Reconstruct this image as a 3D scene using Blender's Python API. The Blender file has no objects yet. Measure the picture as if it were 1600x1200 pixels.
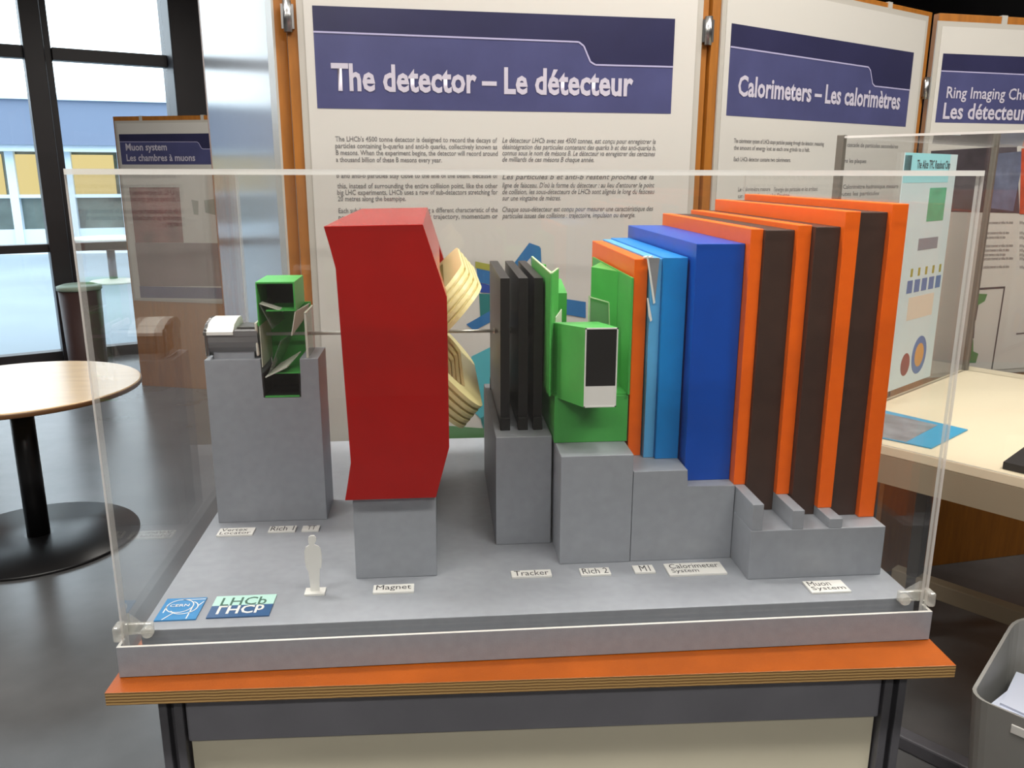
import bpy, bmesh, math, random
from mathutils import Vector, Matrix
random.seed(4)
C = bpy.context.scene.collection
SC = bpy.context.scene

# ------------------------------------------------------------------ camera
ZB = 0.9                                   # height of the orange ledge top above the floor
FPX = 1308.8
CAM = Vector((-0.1465, -1.1562, 0.7334 + ZB))
YAW, PITCH, ROLL = 0.0868, 0.2459, 0.0017
FW = Vector((math.sin(YAW)*math.cos(PITCH), math.cos(YAW)*math.cos(PITCH), -math.sin(PITCH)))
R0 = Vector((math.cos(YAW), -math.sin(YAW), 0)); U0 = R0.cross(FW)
RT = math.cos(ROLL)*R0 + math.sin(ROLL)*U0
UP = -math.sin(ROLL)*R0 + math.cos(ROLL)*U0
cd = bpy.data.cameras.new('camera'); cam = bpy.data.objects.new('camera', cd); C.objects.link(cam)
cd.sensor_fit = 'HORIZONTAL'; cd.sensor_width = 36; cd.lens = 36*FPX/1600; cd.clip_start = .02; cd.clip_end = 300
m = Matrix((RT, UP, -FW)).transposed().to_4x4(); m.translation = CAM
cam.matrix_world = m
SC.camera = cam

# ------------------------------------------------------------------ world, exposure
SC.view_settings.view_transform = 'Standard'; SC.view_settings.look = 'None'
SC.view_settings.gamma = 1; SC.view_settings.use_curve_mapping = False
SC.view_settings.exposure = -0.02
SC.cycles.transparent_max_bounces = 32
SC.cycles.max_bounces = 10
w = bpy.data.worlds.new('overcast_sky'); SC.world = w; w.use_nodes = True
bg = w.node_tree.nodes['Background']
bg.inputs['Color'].default_value = (.86, .93, 1, 1); bg.inputs['Strength'].default_value = 4.2

# ------------------------------------------------------------------ materials
MATS = {}
def srgb(r, g, b):
    f = lambda c: (c/12.92 if c <= .04045 else ((c+.055)/1.055)**2.4)
    return (f(r/255), f(g/255), f(b/255), 1)
def mat(name, col, rough=.5, metal=0, spec=.5, noise=0, nscale=40, bump=0, bscale=200, coat=0, trans=0, stretch=None):
    if name in MATS: return MATS[name]
    M = bpy.data.materials.new(name); M.use_nodes = True; MATS[name] = M
    nt = M.node_tree; b = nt.nodes['Principled BSDF']
    b.inputs['Base Color'].default_value = col; b.inputs['Roughness'].default_value = rough
    b.inputs['Metallic'].default_value = metal; b.inputs['Specular IOR Level'].default_value = spec
    if coat: b.inputs['Coat Weight'].default_value = coat; b.inputs['Coat Roughness'].default_value = .06
    if noise or bump:
        tc = nt.nodes.new('ShaderNodeTexCoord'); mp = nt.nodes.new('ShaderNodeMapping')
        nt.links.new(tc.outputs['Object'], mp.inputs['Vector'])
        if stretch: mp.inputs['Scale'].default_value = stretch
    if noise:
        n = nt.nodes.new('ShaderNodeTexNoise'); n.inputs['Scale'].default_value = nscale; n.inputs['Detail'].default_value = 5
        nt.links.new(mp.outputs['Vector'], n.inputs['Vector'])
        r = nt.nodes.new('ShaderNodeValToRGB')
        r.color_ramp.elements[0].position = .3; r.color_ramp.elements[1].position = .7
        r.color_ramp.elements[0].color = tuple(c*(1-noise) for c in col[:3])+(1,)
        r.color_ramp.elements[1].color = tuple(min(1, c*(1+noise)) for c in col[:3])+(1,)
        nt.links.new(n.outputs['Fac'], r.inputs['Fac']); nt.links.new(r.outputs['Color'], b.inputs['Base Color'])
    if bump:
        n2 = nt.nodes.new('ShaderNodeTexNoise'); n2.inputs['Scale'].default_value = bscale; n2.inputs['Detail'].default_value = 3
        nt.links.new(mp.outputs['Vector'], n2.inputs['Vector'])
        bp = nt.nodes.new('ShaderNodeBump'); bp.inputs['Strength'].default_value = bump; bp.inputs['Distance'].default_value = .002
        nt.links.new(n2.outputs['Fac'], bp.inputs['Height']); nt.links.new(bp.outputs['Normal'], b.inputs['Normal'])
    return M
def acrylic(name, tint, haze, hazecol=(.9, .9, .87, 1), rough=.02):
    if name in MATS: return MATS[name]
    M = bpy.data.materials.new(name); M.use_nodes = True; MATS[name] = M
    nt = M.node_tree; nt.nodes.clear(); N = nt.nodes.new; L = nt.links.new
    out = N('ShaderNodeOutputMaterial'); tr = N('ShaderNodeBsdfTransparent'); tr.inputs[0].default_value = tint
    gl = N('ShaderNodeBsdfGlossy'); gl.inputs['Roughness'].default_value = rough
    df = N('ShaderNodeBsdfDiffuse'); df.inputs[0].default_value = hazecol
    m1 = N('ShaderNodeMixShader'); m1.inputs[0].default_value = haze
    L(tr.outputs[0], m1.inputs[1]); L(df.outputs[0], m1.inputs[2])
    lw = N('ShaderNodeLayerWeight'); lw.inputs['Blend'].default_value = .5          # Schlick reflectance of a thin sheet
    pw = N('ShaderNodeMath'); pw.operation = 'POWER'; pw.inputs[1].default_value = 5; L(lw.outputs['Facing'], pw.inputs[0])
    ma = N('ShaderNodeMath'); ma.operation = 'MULTIPLY_ADD'; ma.inputs[1].default_value = .8; ma.inputs[2].default_value = .028; L(pw.outputs[0], ma.inputs[0])
    m2 = N('ShaderNodeMixShader'); L(ma.outputs[0], m2.inputs[0]); L(m1.outputs[0], m2.inputs[1]); L(gl.outputs[0], m2.inputs[2])
    L(m2.outputs[0], out.inputs['Surface'])
    return M
def emit(name, col, s):
    M = bpy.data.materials.new(name); M.use_nodes = True; nt = M.node_tree; nt.nodes.clear()
    o = nt.nodes.new('ShaderNodeOutputMaterial'); e = nt.nodes.new('ShaderNodeEmission')
    e.inputs[0].default_value = col; e.inputs[1].default_value = s; nt.links.new(e.outputs[0], o.inputs[0]); MATS[name] = M; return M

grey = mat('grey_paint', srgb(152, 157, 165), .42, noise=.05, nscale=60, bump=.12, bscale=500)
red = mat('red_paint', srgb(166, 4, 0), .24, noise=.06, nscale=15, spec=.4)
orange = mat('orange_paint', srgb(255, 106, 0), .4, noise=.05, nscale=50, bump=.1, bscale=500)
brown = mat('dark_brown_paint', srgb(66, 46, 38), .42, noise=.1, nscale=40, bump=.1, bscale=500)
dblue = mat('royal_blue_paint', srgb(0, 76, 182), .36, noise=.05, nscale=20)
mblue = mat('mid_blue_paint', srgb(14, 132, 210), .4, noise=.05, nscale=30)
lblue = mat('light_blue_paint', srgb(92, 172, 226), .4, noise=.05, nscale=30)
green = mat('green_paint', srgb(78, 174, 82), .38, noise=.08, nscale=25)
black = mat('black_plastic', srgb(24, 23, 24), .5)
track = mat('charcoal_plate', srgb(30, 28, 30), .36, noise=.1, nscale=30)
cream = mat('cream_paint', srgb(232, 218, 158), .35)
smoky = acrylic('smoky_clear_sheet', (.72, .76, .71, 1), .10, (.8, .82, .78, 1), .08)
white = mat('white_plastic', srgb(232, 232, 228), .4)
offwhite = mat('offwhite_card', srgb(214, 212, 200), .45)
silver = mat('polished_steel', srgb(215, 215, 215), .16, metal=1)
pipe_m = mat('brushed_steel_pipe', srgb(222, 220, 214), .32, metal=.55)
velogrey = mat('metallic_grey_paint', srgb(128, 128, 130), .34, metal=.2)
ink = mat('dark_print', srgb(58, 58, 62), .6); ink_body = mat('grey_body_print', srgb(104, 102, 102), .6)
frostedge = acrylic('acrylic_cut_edge', (.84, .84, .82, 1), .6, (.93, .92, .89, 1), .2)
pane = acrylic('clear_acrylic', (.997, .997, .994, 1), .005)
clip_m = acrylic('clear_clip', (.9, .9, .88, 1), .25, (.9, .9, .86, 1), .08)
wood = mat('orange_wood', srgb(152, 94, 28), .45, noise=.16, nscale=6, stretch=(8, 8, 1))
wood_dk = mat('brown_wood', srgb(170, 98, 40), .5, noise=.2, nscale=5, stretch=(3, 3, 1))
laminate = mat('orange_laminate', srgb(158, 76, 8), .36, noise=.1, nscale=14, bump=.15, bscale=300)
steel = mat('grey_steel_frame', srgb(92, 92, 98), .4, noise=.08, nscale=30)
rail_m = mat('grey_rail', srgb(140, 141, 150), .38, noise=.1, nscale=8)
rail_dark = mat('dark_steel_foot', srgb(70, 66, 62), .45)
creampanel = mat('cream_panel', srgb(234, 228, 204), .4, noise=.04, nscale=4)
paper = mat('poster_paper', srgb(190, 187, 181), .4, coat=.12)
paper2 = mat('white_sheet', srgb(214, 210, 206), .4)
band = mat('navy_print', srgb(68, 70, 108), .3, noise=.12, nscale=7, coat=.3)
band_dk = mat('dark_navy_print', srgb(42, 42, 72), .3, noise=.12, nscale=7, coat=.3)
title_m = mat('grey_title_print', srgb(180, 175, 188), .5)
line_m = mat('lilac_print', srgb(158, 154, 186), .5)
clear_holder = mat('grey_plastic_holder', srgb(172, 168, 160), .3)
zinc = mat('zinc_hinge', srgb(170, 170, 170), .3, metal=1)
blackm = mat('black_steel', srgb(22, 22, 24), .35)
frame_m = mat('dark_window_steel', srgb(50, 46, 50), .45, noise=.08, nscale=5)
creamtop = mat('cream_tabletop', srgb(226, 214, 186), .32, noise=.02, nscale=3)
taupe = mat('taupe_edge', srgb(150, 138, 116), .45)
floor_m = mat('polished_concrete', srgb(94, 94, 95), .25, noise=.22, nscale=2.5, bump=.06, bscale=12)
dark_wall = mat('dark_wall_paint', srgb(38, 33, 32), .7, noise=.25, nscale=2)
pale_wall = mat('pale_wall_paint', srgb(196, 202, 206), .6, noise=.03, nscale=2)
beige_wall = mat('beige_wall_paint', srgb(112, 104, 98), .7, noise=.05, nscale=2)
ceil_m = mat('dark_ceiling_paint', srgb(70, 66, 64), .8, noise=.2, nscale=1)
maple = mat('pale_wood_top', srgb(226, 190, 138), .22, noise=.07, nscale=4, stretch=(1, 6, 1))
binm = mat('grey_bin_plastic', srgb(150, 150, 146), .45, noise=.04, nscale=10)

# plywood edge: thin stacked plies
ply = mat('plywood_edge', srgb(170, 132, 78), .6)
nt = ply.node_tree; tc = nt.nodes.new('ShaderNodeTexCoord'); wv = nt.nodes.new('ShaderNodeTexWave')
wv.bands_direction = 'Z'; wv.inputs['Scale'].default_value = 65; wv.inputs['Distortion'].default_value = 1.2; wv.inputs['Detail'].default_value = 2
rp = nt.nodes.new('ShaderNodeValToRGB'); rp.color_ramp.elements[0].color = srgb(112, 82, 44); rp.color_ramp.elements[1].color = srgb(196, 158, 100)
nt.links.new(tc.outputs['Object'], wv.inputs['Vector']); nt.links.new(wv.outputs['Fac'], rp.inputs['Fac']); nt.links.new(rp.outputs['Color'], nt.nodes['Principled BSDF'].inputs['Base Color'])

# ------------------------------------------------------------------ helpers
def link(name, me, mats, parent=None, loc=(0, 0, 0), rot=(0, 0, 0)):
    o = bpy.data.objects.new(name, me); C.objects.link(o)
    for k in (mats if isinstance(mats, (list, tuple)) else [mats]): me.materials.append(k)
    o.location = loc; o.rotation_euler = rot
    if parent: o.parent = parent
    return o
def tag(o, label, cat, group=None):
    o['label'] = label; o['category'] = cat
    if group: o['group'] = group
    return o
def struct(o): o['kind'] = 'structure'; return o
def thing(name, label, cat, loc=(0, 0, 0), rz=0, group=None):
    o = bpy.data.objects.new(name, None); C.objects.link(o); o.empty_display_size = .05
    o.location = loc; o.rotation_euler = (0, 0, rz)
    return tag(o, label, cat, group)
def finish(bm, name, smooth=False):
    bmesh.ops.recalc_face_normals(bm, faces=bm.faces)
    me = bpy.data.meshes.new(name); bm.to_mesh(me); bm.free()
    if smooth:
        for p in me.polygons: p.use_smooth = True
    return me
def hexa(name, pts, mats, parent=None, loc=(0, 0, 0), bevel=0):
    """8 corners: bottom ring of four, then top ring of four"""
    bm = bmesh.new(); v = [bm.verts.new(Vector(p)-Vector(loc)) for p in pts]
    for f in ((3, 2, 1, 0), (4, 5, 6, 7), (0, 1, 5, 4), (1, 2, 6, 5), (2, 3, 7, 6), (3, 0, 4, 7)): bm.faces.new([v[i] for i in f])
    if bevel: bmesh.ops.bevel(bm, geom=list(bm.edges), offset=bevel, segments=2, affect='EDGES', profile=.5)
    return link(name, finish(bm, name), mats, parent, loc)
def box(name, x0, x1, y0, y1, z0, z1, mats, parent=None, bevel=0, loc=None):
    """in the parent's space; a parentless box has its origin at the centre of its base"""
    if loc is None: loc = ((x0+x1)/2, (y0+y1)/2, z0)
    return hexa(name, [(x0, y0, z0), (x1, y0, z0), (x1, y1, z0), (x0, y1, z0), (x0, y0, z1), (x1, y0, z1), (x1, y1, z1), (x0, y1, z1)], mats, parent, loc, bevel)
def prism(name, poly, axis, a, b, mats, parent=None, loc=(0, 0, 0), bevel=0, smooth=False):
    """polygon extruded along axis; poly holds the other two coordinates in order"""
    bm = bmesh.new()
    def P(p, t):
        q = {'x': (t, p[0], p[1]), 'y': (p[0], t, p[1]), 'z': (p[0], p[1], t)}[axis]
        return Vector(q)-Vector(loc)
    A = [bm.verts.new(P(p, a)) for p in poly]; B = [bm.verts.new(P(p, b)) for p in poly]
    bm.faces.new(A); bm.faces.new(B[::-1]); n = len(poly)
    for i in range(n): bm.faces.new((A[i], B[i], B[(i+1) % n], A[(i+1) % n]))
    if bevel: bmesh.ops.bevel(bm, geom=list(bm.edges), offset=bevel, segments=2, affect='EDGES', profile=.5)
    return link(name, finish(bm, name, smooth), mats, parent, loc)
def lathe(name, prof, mats, parent=None, loc=(0, 0, 0), n=48, smooth=True, rot=(0, 0, 0)):
    bm = bmesh.new(); rings = []
    for r, z in prof:
        rings.append([bm.verts.new((r*math.cos(2*math.pi*i/n), r*math.sin(2*math.pi*i/n), z)) for i in range(n)])
    for k in range(len(rings)-1):
        for i in range(n): bm.faces.new((rings[k][i], rings[k][(i+1) % n], rings[k+1][(i+1) % n], rings[k+1][i]))
    bm.faces.new(rings[0][::-1]); bm.faces.new(rings[-1])
    me = finish(bm, name, False)
    if smooth:
        for p in me.polygons: p.use_smooth = len(p.vertices) == 4
        bme = me
    o = link(name, me, mats, parent, loc, rot)
    return o
def tube(name, p0, p1, r, mats, parent=None, n=16):
    p0, p1 = Vector(p0), Vector(p1); d = (p1-p0); q = d.to_track_quat('Z', 'Y')
    bm = bmesh.new(); A = []; B = []
    for i in range(n):
        a = 2*math.pi*i/n; v = q @ Vector((r*math.cos(a), r*math.sin(a), 0)); A.append(bm.verts.new(v)); B.append(bm.verts.new(v+d))
    bm.faces.new(A); bm.faces.new(B[::-1])
    for i in range(n): bm.faces.new((A[i], A[(i+1) % n], B[(i+1) % n], B[i]))
    me = finish(bm, name)
    for p in me.polygons: p.use_smooth = len(p.vertices) == 4
    return link(name, me, mats, parent, p0)
def plate(name, quad, thick, mats, parent=None, loc=(0, 0, 0)):
    """a thin flat sheet given by its corner points"""
    q = [Vector(p)-Vector(loc) for p in quad]; n = (q[1]-q[0]).cross(q[2]-q[0]).normalized()*thick
    bm = bmesh.new(); A = [bm.verts.new(p) for p in q]; B = [bm.verts.new(p+n) for p in q]; k = len(q)
    bm.faces.new(A); bm.faces.new(B[::-1])
    for i in range(k): bm.faces.new((A[i], B[i], B[(i+1) % k], A[(i+1) % k]))
    return link(name, finish(bm, name), mats, parent, loc)
def text_bm(s, bold=0, shear=0, lines=None):
    cu = bpy.data.curves.new('t', 'FONT'); cu.body = s; cu.size = 1; cu.resolution_u = 2; cu.offset = bold; cu.shear = shear
    ob = bpy.data.objects.new('t', cu); C.objects.link(ob)
    dg = bpy.context.evaluated_depsgraph_get(); dg.update()
    me = bpy.data.meshes.new_from_object(ob.evaluated_get(dg))
    bm = bmesh.new(); bm.from_mesh(me)
    bpy.data.objects.remove(ob); bpy.data.curves.remove(cu); bpy.data.meshes.remove(me)
    return bm
def text_fit(name, s, x0, x1, z0, z1, y, mats, parent, bold=0, shear=0, flat=False, flip=False, stuff=False):
    """lettering laid into a rectangle: x0..x1 by z0..z1 on the plane y (flat: x0..x1 by y0..y1 on the plane z=y)"""
    bm = text_bm(s, bold, shear)
    xs = [v.co.x for v in bm.verts]; ys = [v.co.y for v in bm.verts]
    a, b, c, d = min(xs), max(xs), min(ys), max(ys)
    for v in bm.verts:
        u = (v.co.x-a)/(b-a); t = (v.co.y-c)/(d-c)
        if flip: t = 1-t
        X = x0+u*(x1-x0); T = z0+t*(z1-z0)
        v.co = (X, T, y) if flat else (X, y, T)
    me = bpy.data.meshes.new(name); bm.to_mesh(me); bm.free()
    o = link(name, me, mats, parent)
    if stuff: o['kind'] = 'stuff'
    return o
def merge_text(name, rows, y, mats, parent, bold=0, shear=0):
    """many small print lines joined into one part: rows of (string, x0, x1, z0, z1)"""
    me = bpy.data.meshes.new(name); big = bmesh.new()
    for s, x0, x1, z0, z1 in rows:
        bm = text_bm(s, bold, shear)
        xs = [v.co.x for v in bm.verts]; a, b = min(xs), max(xs)
        c, d = -.22, .74
        for v in bm.verts:
            v.co = (x0+(v.co.x-a)/(b-a)*(x1-x0), y, z0+(v.co.y-c)/(d-c)*(z1-z0))
        tmp = bpy.data.meshes.new('x'); bm.to_mesh(tmp); bm.free(); big.from_mesh(tmp); bpy.data.meshes.remove(tmp)
    big.to_mesh(me); big.free()
    o = link(name, me, mats, parent); o['kind'] = 'stuff'; return o

def ray(x, y): return FW + RT*((x-800)/FPX) + UP*((600-y)/FPX)
def at_z(x, y, z): d = ray(x, y); return CAM + d*((z-CAM.z)/d.z)
def at_y(x, y, Y): d = ray(x, y); return CAM + d*((Y-CAM.y)/d.y)
def on_plane(x, y, p, ang):
    """pixel -> (distance along the wall, height) on the vertical plane through p that runs at angle ang"""
    h = Vector((math.cos(ang), math.sin(ang), 0)); n = Vector((-h.y, h.x, 0)); d = ray(x, y); p = Vector((p[0], p[1], 0))
    q = CAM + d*((p-CAM).dot(n)/d.dot(n)); return (q-p).dot(h), q.z

# ================================================================== the room
RX0, RX1, RY0 = -8.0, 4.2, -5.0
WD = Vector((.885, .4655)); WA = math.atan2(WD.y, WD.x); W0 = Vector((-3.55, 6.54))      # window wall line
def wl(s): return W0 + WD*s
sL = (RX0-W0.x)/WD.x; sR = 1.62
pL, pR = wl(sL), wl(sR)
def poly_obj(name, pts, z, mats, thick):
    bm = bmesh.new(); A = [bm.verts.new((p[0], p[1], z)) for p in pts]; B = [bm.verts.new((p[0], p[1], z-thick)) for p in pts]
    bm.faces.new(A); bm.faces.new(B[::-1]); n = len(pts)
    for i in range(n): bm.faces.new((A[i], A[(i+1) % n], B[(i+1) % n], B[i]))
    return link(name, finish(bm, name), mats)
H = 4.4
foot = [(RX0, RY0), (RX1, RY0), (RX1, pR.y), (pR.x, pR.y), (pL.x, pL.y)]
struct(poly_obj('floor', foot, 0, floor_m, .1))
struct(poly_obj('ceiling', foot, H+.1, ceil_m, .1))
struct(box('wall_back', pR.x, RX1+.1, pR.y, pR.y+.12, 0, H, pale_wall))
struct(box('wall_right', RX1, RX1+.12, RY0, pR.y, 0, H, dark_wall))
struct(box('wall_front', RX0, RX1, RY0-.12, RY0, 0, H, beige_wall))
struct(box('wall_left', RX0-.12, RX0, RY0, pL.y, 0, H, beige_wall))
# dark backdrop panels cover the back wall right of the exhibition panels
dk = box('wall_backdrop', 0.4, RX1, pR.y-.16, pR.y-.02, 0, H, dark_wall); struct(dk)

# window wall: posts, bars, panes and the broad dark column
win = thing('window_1', 'tall window wall with dark steel posts and bars', 'window', (W0.x, W0.y, 0), WA); struct(win)
del win['category']
sM = on_plane(41, 0, W0, WA)[0]
posts = [sM+k*1.12 for k in range(-4, 1)]
for s in posts:
    box('mullion', s-.075, s+.075, -.12, .12, 0, H, frame_m, win, .006)
    box('mullion', s+.075, s+.135, -.01, .14, 0, H, frame_m, win, .004)
cl0 = on_plane(252, 20, W0, WA)[0]
box('column', cl0, sR, -.28, .16, 0, H, frame_m, win, .01)
zt = on_plane(128, 88, W0, WA)[1]; zl = on_plane(30, 388, W0, WA)[1]
glass = acrylic('window_glass', (.93, .97, .98, 1), .01)
edges = posts+[cl0]
for a, b in zip(edges[:-1], edges[1:]):
    a2, b2 = a+.135, (b-.075 if b != cl0 else b)
    for zz, hh in ((0, .09), (zl-.04, .07), (zt-.05, .1), (H-.15, .15)):
        box('transom', a2, b2, -.06, .06, zz, zz+hh, frame_m, win, .004)
    for z0, z1 in ((.09, zl-.04), (zl+.03, zt-.05), (zt+.05, H-.15)):
        box('pane', a2, b2, -.004, .004, z0, z1, glass, win)

# ================================================================== outdoors
ground_m = mat('pale_paving', srgb(124, 138, 148), .6, noise=.1, nscale=.6)
gp = struct(poly_obj('ground', [(-60, -20), (-8.3, -20), (-8.3, 4.2), (-2.4, 7.6), (30, 7.7), (30, 80), (-60, 80)], -.03, ground_m, .1))
BY = 22.5
bld = thing('office_building', 'low office building with blue-grey fascia and lit yellow windows across the yard', 'building', (0, BY, -.03), math.radians(14))
fascia = mat('blue_grey_fascia', srgb(108, 122, 146), .55, noise=.04, nscale=.5)
bwhite = mat('pale_blue_frame', srgb(206, 222, 234), .5)
lit = emit('lit_office', (1, .76, .33, 1), 1.0)
dimg = mat('dark_shop_glass', srgb(96, 108, 104), .15, noise=.3, nscale=1.5)
def bpx(x, y):
    s, z = on_plane(x, y, (0, BY), math.radians(14)); return s, z+.03
ztop = bpx(130, 160)[1]; zf = bpx(130, 228)[1]
box('roof_fascia', -22, 8, -.5, 4, zf, ztop, fascia, bld)
box('roof_edge', -22, 8, -.6, 4, ztop, ztop+.1, bwhite, bld)
box('soffit_band', -22, 8, -.35, 4, zf-.14, zf, bwhite, bld)
box('rear_wall', -22, 8, .3, 4, 0, zf-.14, dimg, bld)
zw = bpx(130, 305)[1]
x = -20.0
while x < 6:
    box('lit_window', x+.1, x+1.0, .2, .3, zw, zf-.2, lit, bld)
    box('window_post', x-.09, x+.09, .05, .3, 0, zf-.14, bwhite, bld)
    box('window_rail', x+.09, x+1.11, .08, .3, zw-.06, zw+.02, bwhite, bld)
    box('sill_panel', x+.09, x+1.11, .1, .3, 0, .35, bwhite, bld)
    x += 1.2
kerb = box('kerb', -30, 6, BY-5.4, BY-4.9, -.03, .12, mat('pale_kerb', srgb(220, 226, 230), .6)); struct(kerb); kerb.rotation_euler = (0, 0, math.radians(6))
# garden table in the yard
tp = at_z(178, 438, 0.0); tr_ = .52
ot = thing('garden_table', 'white-topped pedestal table standing outdoors beyond the window', 'table', (tp.x, tp.y, -.03))
lathe('table_top', [(tr_, .66), (tr_, .70)], offwhite, ot)
box('apron', -.48, .48, -.3, .3, .52, .66, mat('weathered_brown', srgb(92, 66, 58), .6), ot)
lathe('pole', [(.06, .02), (.06, .52)], steel, ot, n=20)
lathe('base', [(.34, 0), (.34, .03), (.08, .06)], offwhite, ot)
# litter bin inside by the window
bp_ = at_z(152, 560, 0.0); bp_ = Vector((-3.18, 6.2, 0))
lb = thing('litter_bin', 'tall brown round litter bin with pale green lid beside window post', 'bin', (bp_.x, bp_.y, 0))
lathe('body', [(.15, 0), (.15, .02), (.165, .68)], mat('brown_bin_metal', srgb(82, 60, 58), .5), lb)
lathe('lid', [(.175, .68), (.175, .71), (.13, .725), (.12, .71)], mat('pale_green_lid', srgb(170, 190, 170), .5), lb)

# ================================================================== ceiling lamps (real light of the hall)
def lamp(x, y, z, lx, ly, watts, col, label, place):
    t = thing('ceiling_lamp', label, 'lamp', (x, y, z), 0, 'strip lamps under the dark ceiling')
    box('housing', -lx/2-.03, lx/2+.03, -ly/2-.03, ly/2+.03, .02, .1, white, t, .005)
    box('lamp_diffuser_%s_offscreen' % place, -lx/2, lx/2, -ly/2, ly/2, .005, .022, emit_l, t)
    for s in (-1, 1): tube('hanger', (s*lx*.35, 0, .1), (s*lx*.35, 0, H-z), .006, steel, t, 8)
    ld = bpy.data.lights.new('lamp_light', 'AREA'); ld.shape = 'RECTANGLE'; ld.size = lx; ld.size_y = ly; ld.energy = watts; ld.color = col
    lo = bpy.data.objects.new('ceiling_lamp_%s_offscreen' % place, ld); C.objects.link(lo); lo.parent = t; lo.location = (0, 0, -.005)
    return t
emit_l = emit('lamp_diffuser_glow', (1, .95, .86, 1), 8)
WARM = (1, .955, .89)
LAB = 'white fluorescent strip lamp hanging from the dark ceiling'
for lx_, ly_, pl_ in ((-1.9, -.9, 'front_left'), (.9, -.9, 'front_right'), (-1.1, .75, 'over_model_left'), (.9, .6, 'over_model_right'), (2.6, .6, 'right'), (-.4, -3.0, 'behind_camera'), (-1.0, 4.0, 'back'), (-5.2, -.9, 'left')):
    lamp(lx_, ly_, 3.3, 1.5, .22, 40, WARM, LAB, pl_)

# ================================================================== exhibition panels
PA = math.radians(5.74); P0 = Vector((-.525, 1.197))
P1 = P0 + Vector((math.cos(PA), math.sin(PA)))*1.15
CA = math.radians(31.6); CP = Vector((.632, 1.315))
HG = CP + Vector((math.cos(CA), math.sin(CA)))*1.17
RA = math.radians(9); RP = HG + Vector((.03, .006))
PT = 2.195
def panel(p, ang, width, height, label, z0=0.0, grp='hinged wooden exhibition panels'):
    t = thing('poster_stand', label, 'panel', (p.x, p.y, 0), ang, grp)
    box('board', 0, width, 0, .03, z0, height, wood, t, .002)
    for u in (.28, width-.28):
        box('top_clip', u-.012, u+.012, -.003, .034, height-.05, height+.003, clear_holder, t)
    return t
def hinge(t, u, z):
    h = lathe('hinge', [(.011, 0), (.011, .075)], zinc, t, (u, -.008, z), 14)
    box('hinge_leaf', -.016, .016, -.002, .006, .008, .067, zinc, h)
main = panel(P0, PA, 1.15, PT+.06, 'orange wooden panel carrying the big detector poster behind the model')
for z in (1.985, .5): hinge(main, .004, z); hinge(main, 1.148, z)
calp = panel(CP, CA, 1.17, PT, 'angled orange wooden panel carrying the calorimeters poster')
hinge(calp, 1.168, 1.9)
ringp = panel(RP, RA, 1.15, PT, 'orange wooden panel carrying the ring imaging poster behind the cream table')

def poster(p, ang, u0, u1, z0, z1, label):
    t = thing('poster', label, 'poster', (p.x, p.y, 0), ang, None)
    box('plastic_holder', u0-.018, u1+.018, -.006, -.0005, z0-.018, z1+.018, clear_holder, t)
    box('paper', u0, u1, -.008, -.006, z0, z1, paper, t)
    return t
def header(t, a, b, z1, z0, y=-.0085):
    box('header_band', a, b, y, -.008, z0, z1, band, t)
    w_ = b-a; h_ = z1-z0
    # dark strip on top, drops down at the right
    pts = [(a, z1), (b, z1), (b, z1-.5*h_), (a+.77*w_, z1-.5*h_), (a+.755*w_, z1-.47*h_), (a+.735*w_, z1-.31*h_), (a+.72*w_, z1-.27*h_), (a, z1-.25*h_)]
    prism('header_strip', pts, 'y', y-.0006, y, band_dk, t)
    ln = pts[2:]
    bm = bmesh.new()
    for (x0, q0), (x1, q1) in zip(ln[:-1], ln[1:]):
        d = Vector((x1-x0, q1-q0)).normalized(); n = Vector((-d.y, d.x))*.0022
        vs = [bm.verts.new((x0+n.x, y-.001, q0+n.y)), bm.verts.new((x1+n.x, y-.001, q1+n.y)), bm.verts.new((x1-n.x, y-.001, q1-n.y)), bm.verts.new((x0-n.x, y-.001, q0-n.y))]
        bm.faces.new(vs)
    link('header_line', finish(bm, 'header_line'), line_m, t)
def U(x, y, pp=None): return on_plane(x, y, *(pp or (P0, PA)))

# --- main poster
u0 = U(480, 120)[0]; u1 = U(1083, 120)[0]
mp_ = poster(P0, PA, u0, u1, .72, PT+.03, 'large white detector poster with navy title band behind the model')
ha, hb = U(492, 90)[0], U(1050, 100)[0]
hz1 = (U(488, 13)[1]+U(1053, 27)[1])/2; hz0 = (U(497, 173)[1]+U(1047, 175)[1])/2
header(mp_, ha, hb, hz1, hz0)
ta, tb = U(518, 124), U(988, 124)
text_fit('title_lettering', 'The detector \u2013 Le d\u00e9tecteur', ta[0], tb[0], U(520, 143)[1], U(520, 99)[1], -.0097, title_m, mp_, bold=.028)
rowsE = [('The LHCb\'s 4500 tonne detector is designed to record the decays of', 524, 776, 219), ('particles containing b-quarks and anti-b quarks, collectively known as', 524, 776, 229.5),
         ('B mesons. When the experiment begins, the detector will record around', 525, 777, 240), ('a thousand billion of these B mesons every year.', 525, 690, 250.5),
         ('b and anti-b particles stay close to the line of the beam. Because of', 526, 777, 275), ('this, instead of surrounding the entire collision point, like the other', 527, 777, 291), ('big LHC experiments, LHCb uses a row of sub-detectors stretching for', 527, 777, 301), ('20 metres along the beampipe.', 528, 634, 311),
         ('Each subdetector specialises in measuring a different characteristic of the', 529, 777, 329), ('particles produced by the collisions: trajectory, momentum or', 529, 777, 339), ('energy.', 530, 560, 349)]
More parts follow.
